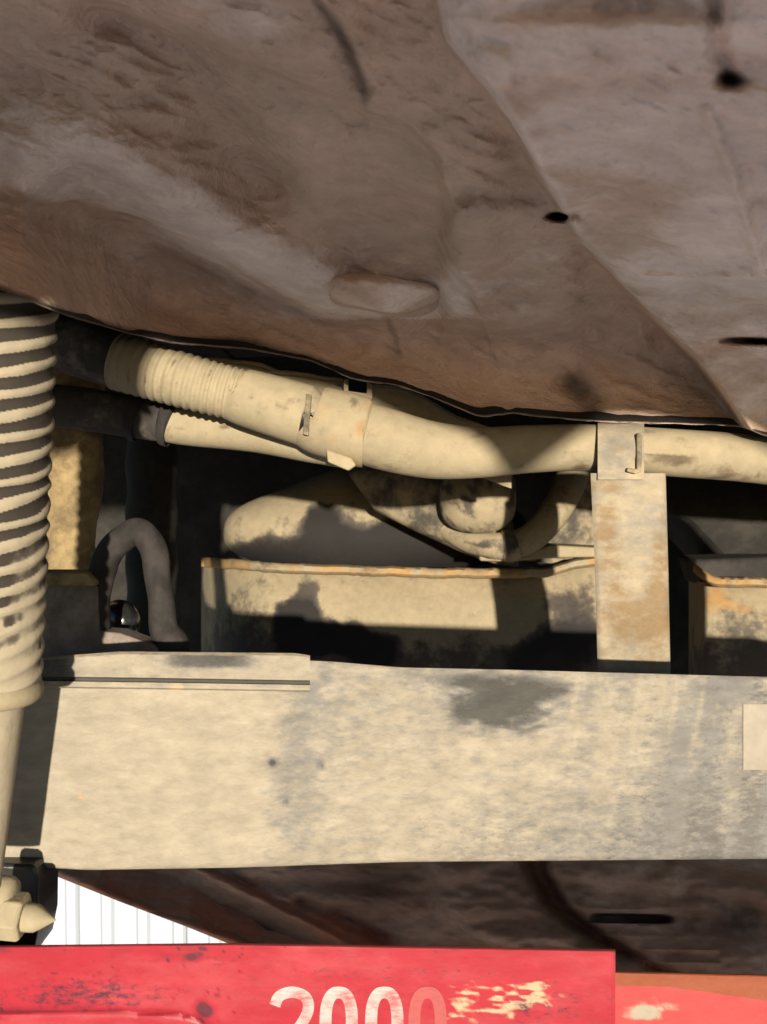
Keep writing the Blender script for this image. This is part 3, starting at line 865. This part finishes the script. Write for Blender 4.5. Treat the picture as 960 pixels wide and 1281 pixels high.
# ------------------------------------------------------------------ left: mount block, posts, tow loop
mount = thing('body_mount', 'tan dust caked body mount post behind the ridged boot', 'body mount', tuple(P(100, 720, 1.12)))
m = MB(); rows = []
for v in np.linspace(440, 880, 90):
    loop = []
    for q in range(36):
        th = 2 * math.pi * q / 36
        c_ = 84 - .02 * (v - 520); R = 46 - 10 * math.exp(-((v - 690) / 40) ** 2)
        x = math.copysign(abs(math.cos(th)) ** .7, math.cos(th)); y = math.copysign(abs(math.sin(th)) ** .7, math.sin(th))
        nz = 1 + .14 * vnoise(np.array([v / 22.0]), np.array([th * 2.0]), 5)[0] + .06 * vnoise(np.array([v / 8.0]), np.array([th * 5.0]), 6)[0]
        loop.append(P(c_ + R * x * nz, v, 1.14 - .045 * y * nz))
    rows.append(loop)
G = np.array(rows)
m.grid(G, wrap_u=True, cap0=True, cap1=True)
obj('post', m, M_mount, mount, sharp=80)
m = MB(); rows = []
for v in np.linspace(440, 880, 36):
    rows.append([P(190 + 32 * math.cos(2 * math.pi * q / 20) * (1 + .05 * math.sin(v * .1)), v, 1.35 - .05 * math.sin(2 * math.pi * q / 20)) for q in range(20)])
m.grid(np.array(rows), wrap_u=True, cap0=True, cap1=True)
tag(obj('support_post', m, M_dark), 'dark round support post behind the tow loop', 'post')

hook = thing('tow_loop', 'grimy dark grey steel tow loop arching above the rail flange', 'tow hook', tuple(P(165, 815, .90)))
m = ptube([(118, 850, .90, 17), (120, 800, .90, 17), (122, 745, .90, 17), (133, 700, .90, 17), (158, 670, .90, 17), (180, 668, .90, 17), (194, 695, .90, 17), (200, 740, .90, 16), (206, 785, .90, 18), (216, 812, .90, 22), (220, 850, .90, 22)], 90, seg=20,
          bump=lambda i, p: 1 + .05 * np.sin(p * 3 + i * .5))
obj('bent_bar', m, M_grey, hook)
m = MB(); m.prism([(40, 722), (112, 722), (122, 734), (124, 790), (150, 792), (205, 812), (205, 850), (40, 850)], .885, .03)
obj('gusset_plate', m, M_gusset, hook, bevel=.002)
m = MB(); m.prism([(40, 717), (108, 717), (118, 728), (118, 734), (40, 732)], .873, .04)
obj('gusset_lip', m, M_mount, hook, bevel=.002)
nut = MB()
rows = []
for i in range(14):
    a = math.pi * i / 13
    rows.append([P(150 + 26 * math.sin(a) * math.cos(2 * math.pi * j / 18), 778 - 28 * math.cos(a), .99 - .03 * math.sin(a) * math.sin(2 * math.pi * j / 18)) for j in range(18)])
nut.grid(np.array(rows), wrap_u=True)
M_gloss = material('wet_black_rubber', (.012, .012, .013, 1), None, rough=.2, bump=.5, bump_scale=40, fine=.2, spec=.6)
tag(obj('bump_stop', nut, M_gloss), 'glossy black rubber bump stop seen through the tow loop', 'bump stop')

# ------------------------------------------------------------------ far underbody below the rail
under = thing('skid_plate', 'dark brown pressed skid plate with a slot, below the frame rail', 'skid plate', tuple(P(600, 1240, 1.3)))
uu2 = np.linspace(20, 1300, 330); rows = []; dirt = []; rust = []
ul = interp([(20, 1060), (45, 1082), (60, 1092), (150, 1128), (230, 1158), (285, 1180), (420, 1235), (600, 1310), (1300, 1330)])
for s in np.linspace(0, 1, 110):
    V = 1030 + (ul(uu2) - 1030) * s
    D = 1.30 - .18 * np.clip((V - 1030) / 250, 0, 1) - .06 * np.clip((uu2 - 200) / 800, 0, 1)
    H = 0
    H = H + .030 * step(uu2, V, [(40, 1060), (60, 1090), (290, 1182), (420, 1238)], 4) * 0
    H = H + .020 * ridge(uu2, V, [(60, 1086), (150, 1122), (300, 1178), (420, 1225)], 10)
    H = H - .030 * ridge(uu2, V, [(150, 1090), (260, 1140), (400, 1200)], 26)
    H = H + .020 * ridge(uu2, V, [(230, 1080), (330, 1125), (450, 1180), (520, 1215)], 10)
    H = H - .016 * ridge(uu2, V, [(255, 1080), (350, 1130), (470, 1190)], 6)
    H = H - .018 * ridge(uu2, V, [(375, 1130), (420, 1145), (480, 1180)], 9)
    big = step(uu2, V, [(525, 1040), (535, 1085), (548, 1135), (590, 1170), (640, 1195), (800, 1260)], 9)
    H = H + .03 * big
    H = H - .06 * step(uu2, V, [(640, 1000), (655, 1080), (680, 1130), (720, 1165), (780, 1195), (900, 1260)], 10) + .06 * step(uu2, V, [(676, 1000), (684, 1090), (708, 1132), (748, 1165), (795, 1195), (930, 1260)], 6)
    H = H - .05 * step(uu2, V, [(800, 1000), (830, 1085), (860, 1115), (910, 1135), (960, 1190), (990, 1260)], 12) + .05 * ridge(uu2, V, [(850, 1085), (900, 1110), (980, 1120)], 24)
    H = H - .16 * blob(uu2, V, 790, 1150, 44, 4.5, 1, 6)
    for k in range(5): H = H + .004 * ridge(uu2, V, [(690 + 12 * k, 1136 + 17 * k), (880 + 6 * k, 1137 + 17 * k)], 3)
    H = H + .020 * fbm(uu2 / 80, V / 34, 4, 13)
    rows.append(P(uu2, V, D * (1 - H)))
    rust.append(.42 * ridge(uu2, V, [(60, 1090), (150, 1126), (300, 1182), (420, 1230)], 14) + .40 * ridge(uu2, V, [(235, 1080), (335, 1125), (455, 1180), (525, 1215)], 16) + .25 * blob(uu2, V, 480, 1180, 90, 30))
    dirt.append(.45 * ridge(uu2, V, [(655, 1070), (690, 1140), (760, 1190)], 22) + .5 * blob(uu2, V, 470, 1120, 60, 30) + .6 * blob(uu2, V, 930, 1150, 60, 40) + .6 * ridge(uu2, V, [(160, 1095), (300, 1155), (400, 1200)], 22))
rust += [rust[-1], rust[-1] * 0]
rows.append(rows[-1] + np.array([0, .05, .01])); dirt.append(dirt[-1] * 0)
rows.append(rows[0] + np.array([0, .15, .03])); dirt.append(dirt[0] * 0)
m = MB(); m.grid(np.array(rows), wrap_v=True, dirt=np.clip(np.array(dirt), 0, 1), rust=np.array(rust))
obj('pressed_plate', m, M_brown, under, sharp=70)

# ------------------------------------------------------------------ red telescopic boom
boom = thing('hoist_boom', 'red painted telescopic hoist boom with worn white 2000 lettering', 'hoist boom', tuple(P(480, 1330, .705)))
BN = np.array([.02, 1.0, 0]); BP = P(480, 1230, .705)


def bm_(u, v, off=0.0):
    u, v = np.broadcast_arrays(np.asarray(u, float), np.asarray(v, float))
    r = P(u, v, 1.0) - C
    t = ((BP - C) @ BN + off) / (r @ BN)
    return C + t[..., None] * r


us = np.linspace(-220, 770, 300)
tp = interp([(-220, 1185), (0, 1183), (290, 1180), (770, 1188)])(us); bt = tp + 330
rows = []; dirt = []; rust = []; speck = []
for off, dv in ((.06, 6), (.004, -.5), (.0012, .8)):
    speck.append(0 * us + .1)
    rows.append(bm_(us, tp + dv, off)); dirt.append(0 * us + .2); rust.append(0 * us)
for s in np.linspace(0, 1, 90):
    V = tp + 2.5 + (bt - tp - 5) * s
    rel = .0005 * fbm(us / 60, V / 40, 3, 5)
    # pressed border line of the name panel
    rel = rel + .0022 * ridge(us, V, [(-220, 1266), (150, 1265), (225, 1268), (250, 1274), (264, 1290), (268, 1330)], 3.0)
    rows.append(bm_(us, V, rel))
    n1 = fbm(us / 7, V / 3.5, 3, 21); n2 = fbm(us / 90, V / 40, 2, 22)
    sp = np.clip((n1 - .50 + .45 * n2 * (us < 330)) * 6, 0, 1) * .7
    d = sp + .55 * ridge(us, V, [(-220, 1266), (150, 1265), (225, 1268), (250, 1274), (264, 1290)], 3.0) + 1.2 * blob(us, V, 256, 1263, 12, 9, 35, 3) + .7 * blob(us, V, 240, 1198, 12, 6) + .4 * blob(us, V, 208, 1198, 14, 6) \
        + .35 * blob(us, V, 10, 1258, 60, 8) + .7 * np.clip((us - 764) / 6, 0, 1) * .5 + .5 * blob(us, V, 650, 1255, 14, 14)
    dirt.append(d + .42 * np.clip((1204 - V) / 14, 0, 1) * (.7 + fbm(us / 40, V / 8, 3, 71)))
    speck.append(.30 * blob(us, V, 110, 1245, 120, 24) + .20 * blob(us, V, 250, 1200, 60, 10) + .12 * blob(us, V, 500, 1215, 160, 14) + .20 * blob(us, V, 690, 1260, 90, 30) + .12 * blob(us, V, 420, 1250, 120, 30) + .07)
    r_ = .62 * blob(us, V, 610, 1252, 62, 32, 0, 4) + .50 * blob(us, V, 690, 1245, 40, 30) + .30 * blob(us, V, 545, 1275, 40, 12) + .25 * ridge(us, V, [(655, 1250), (710, 1250)], 14)
    rust.append(r_ * (.75 + 1.1 * fbm(us / 16, V / 3.5, 3, 41)))
for off, dv in ((.0012, -.8), (.004, .5), (.06, -6)):
    speck.append(0 * us)
    rows.append(bm_(us, bt + dv, off)); dirt.append(0 * us); rust.append(0 * us)
G = np.array(rows)
m = MB(); m.grid(G, wrap_v=True, dirt=np.clip(np.array(dirt), 0, 1.2), rust=np.array(rust), speck=np.array(speck))
n = len(rows); m.add(G[:, -1], [tuple(range(n))]); m.add(G[:, 0], [tuple(range(n))])
obj('outer_tube', m, M_red, boom, sharp=40)
us = np.linspace(740, 1800, 220)
tp = interp([(740, 1214), (960, 1220), (1800, 1243)])(us)
rows = []; rust = []; dust = []
for off, dv in ((.05, 5), (.010, -.5), (.007, .8)):
    rows.append(bm_(us, tp + dv, off)); rust.append(0 * us); dust.append(0 * us - .4)
for s in np.linspace(0, 1, 50):
    V = tp + 2.5 + 265 * s
    rows.append(bm_(us, V, .006 + .0005 * fbm(us / 50, V / 30, 3, 5)))
    rust.append((.50 * blob(us, V, 812, 1262, 40, 16, -6, 2) + .25 * blob(us, V, 900, 1275, 60, 14)) * (.8 + 1.2 * fbm(us / 22, V / 6, 3, 19)))
    band = 1 / (1 + np.exp(-(V - interp([(740, 1234), (830, 1232), (880, 1240), (960, 1252), (1800, 1285)])(us)) / 2.0))
    dust.append(-.45 + .9 * band)
rows.append(bm_(us, tp + 270, .05)); rust.append(0 * us); dust.append(0 * us)
G = np.array(rows)
m = MB(); m.grid(G, wrap_v=True, rust=np.array(rust), dust=np.array(dust))
n = len(rows); m.add(G[:, -1], [tuple(range(n))])
obj('inner_tube', m, M_red_orange, boom, sharp=40)

# lettering: thick stencilled digits as flat paint on the outer tube
def digit_zero(cu, cv, w, h, st):
    out = []
    for j in range(40):
        th = 2 * math.pi * j / 40
        x = math.copysign(abs(math.cos(th)) ** .8, math.cos(th)); y = math.copysign(abs(math.sin(th)) ** .8, math.sin(th))
        out.append(((cu + w / 2 * x, cv + h / 2 * y), (cu + (w / 2 - st) * x, cv + (h / 2 - st) * y)))
    return out


for k, (cu, wr) in enumerate(((424, 0), (481, 0), (535, 1))):
    q = digit_zero(cu, 1280, 48, 92, 15)
    m = MB()
    sub = 5
    G = np.array([[bm_(a[0] + (b[0] - a[0]) * f, a[1] + (b[1] - a[1]) * f, -.0005) for f in np.linspace(0, 1, sub)] for a, b in q])
    Aw = np.array([[(.55 if wr else .08 * k) * 1.0 for f in range(sub)] for _ in q])
    m.grid(G, wrap_v=True, dirt=Aw * (.7 if wr else 0), dust=-Aw * .22)
    obj('digit', m, M_letter, boom, smooth=False)
path = spline([(344, 1258), (350, 1246), (366, 1241), (382, 1247), (386, 1262), (378, 1280), (362, 1300), (351, 1318)], 40)
T = np.gradient(path, axis=0); T /= np.linalg.norm(T, axis=1)[:, None]; Nn = np.stack([-T[:, 1], T[:, 0]], 1)
G = np.array([[bm_(*(path[i] + Nn[i] * w_), -.0005) for w_ in np.linspace(-7, 7, 5)] for i in range(40)])
m = MB(); m.grid(G)
q = [(346, 1312), (394, 1312), (394, 1326), (344, 1326)]
m.add([bm_(a, b_, -.0005) for a, b_ in q], [(0, 1, 2, 3)])
obj('digit', m, M_letter, boom, smooth=False)
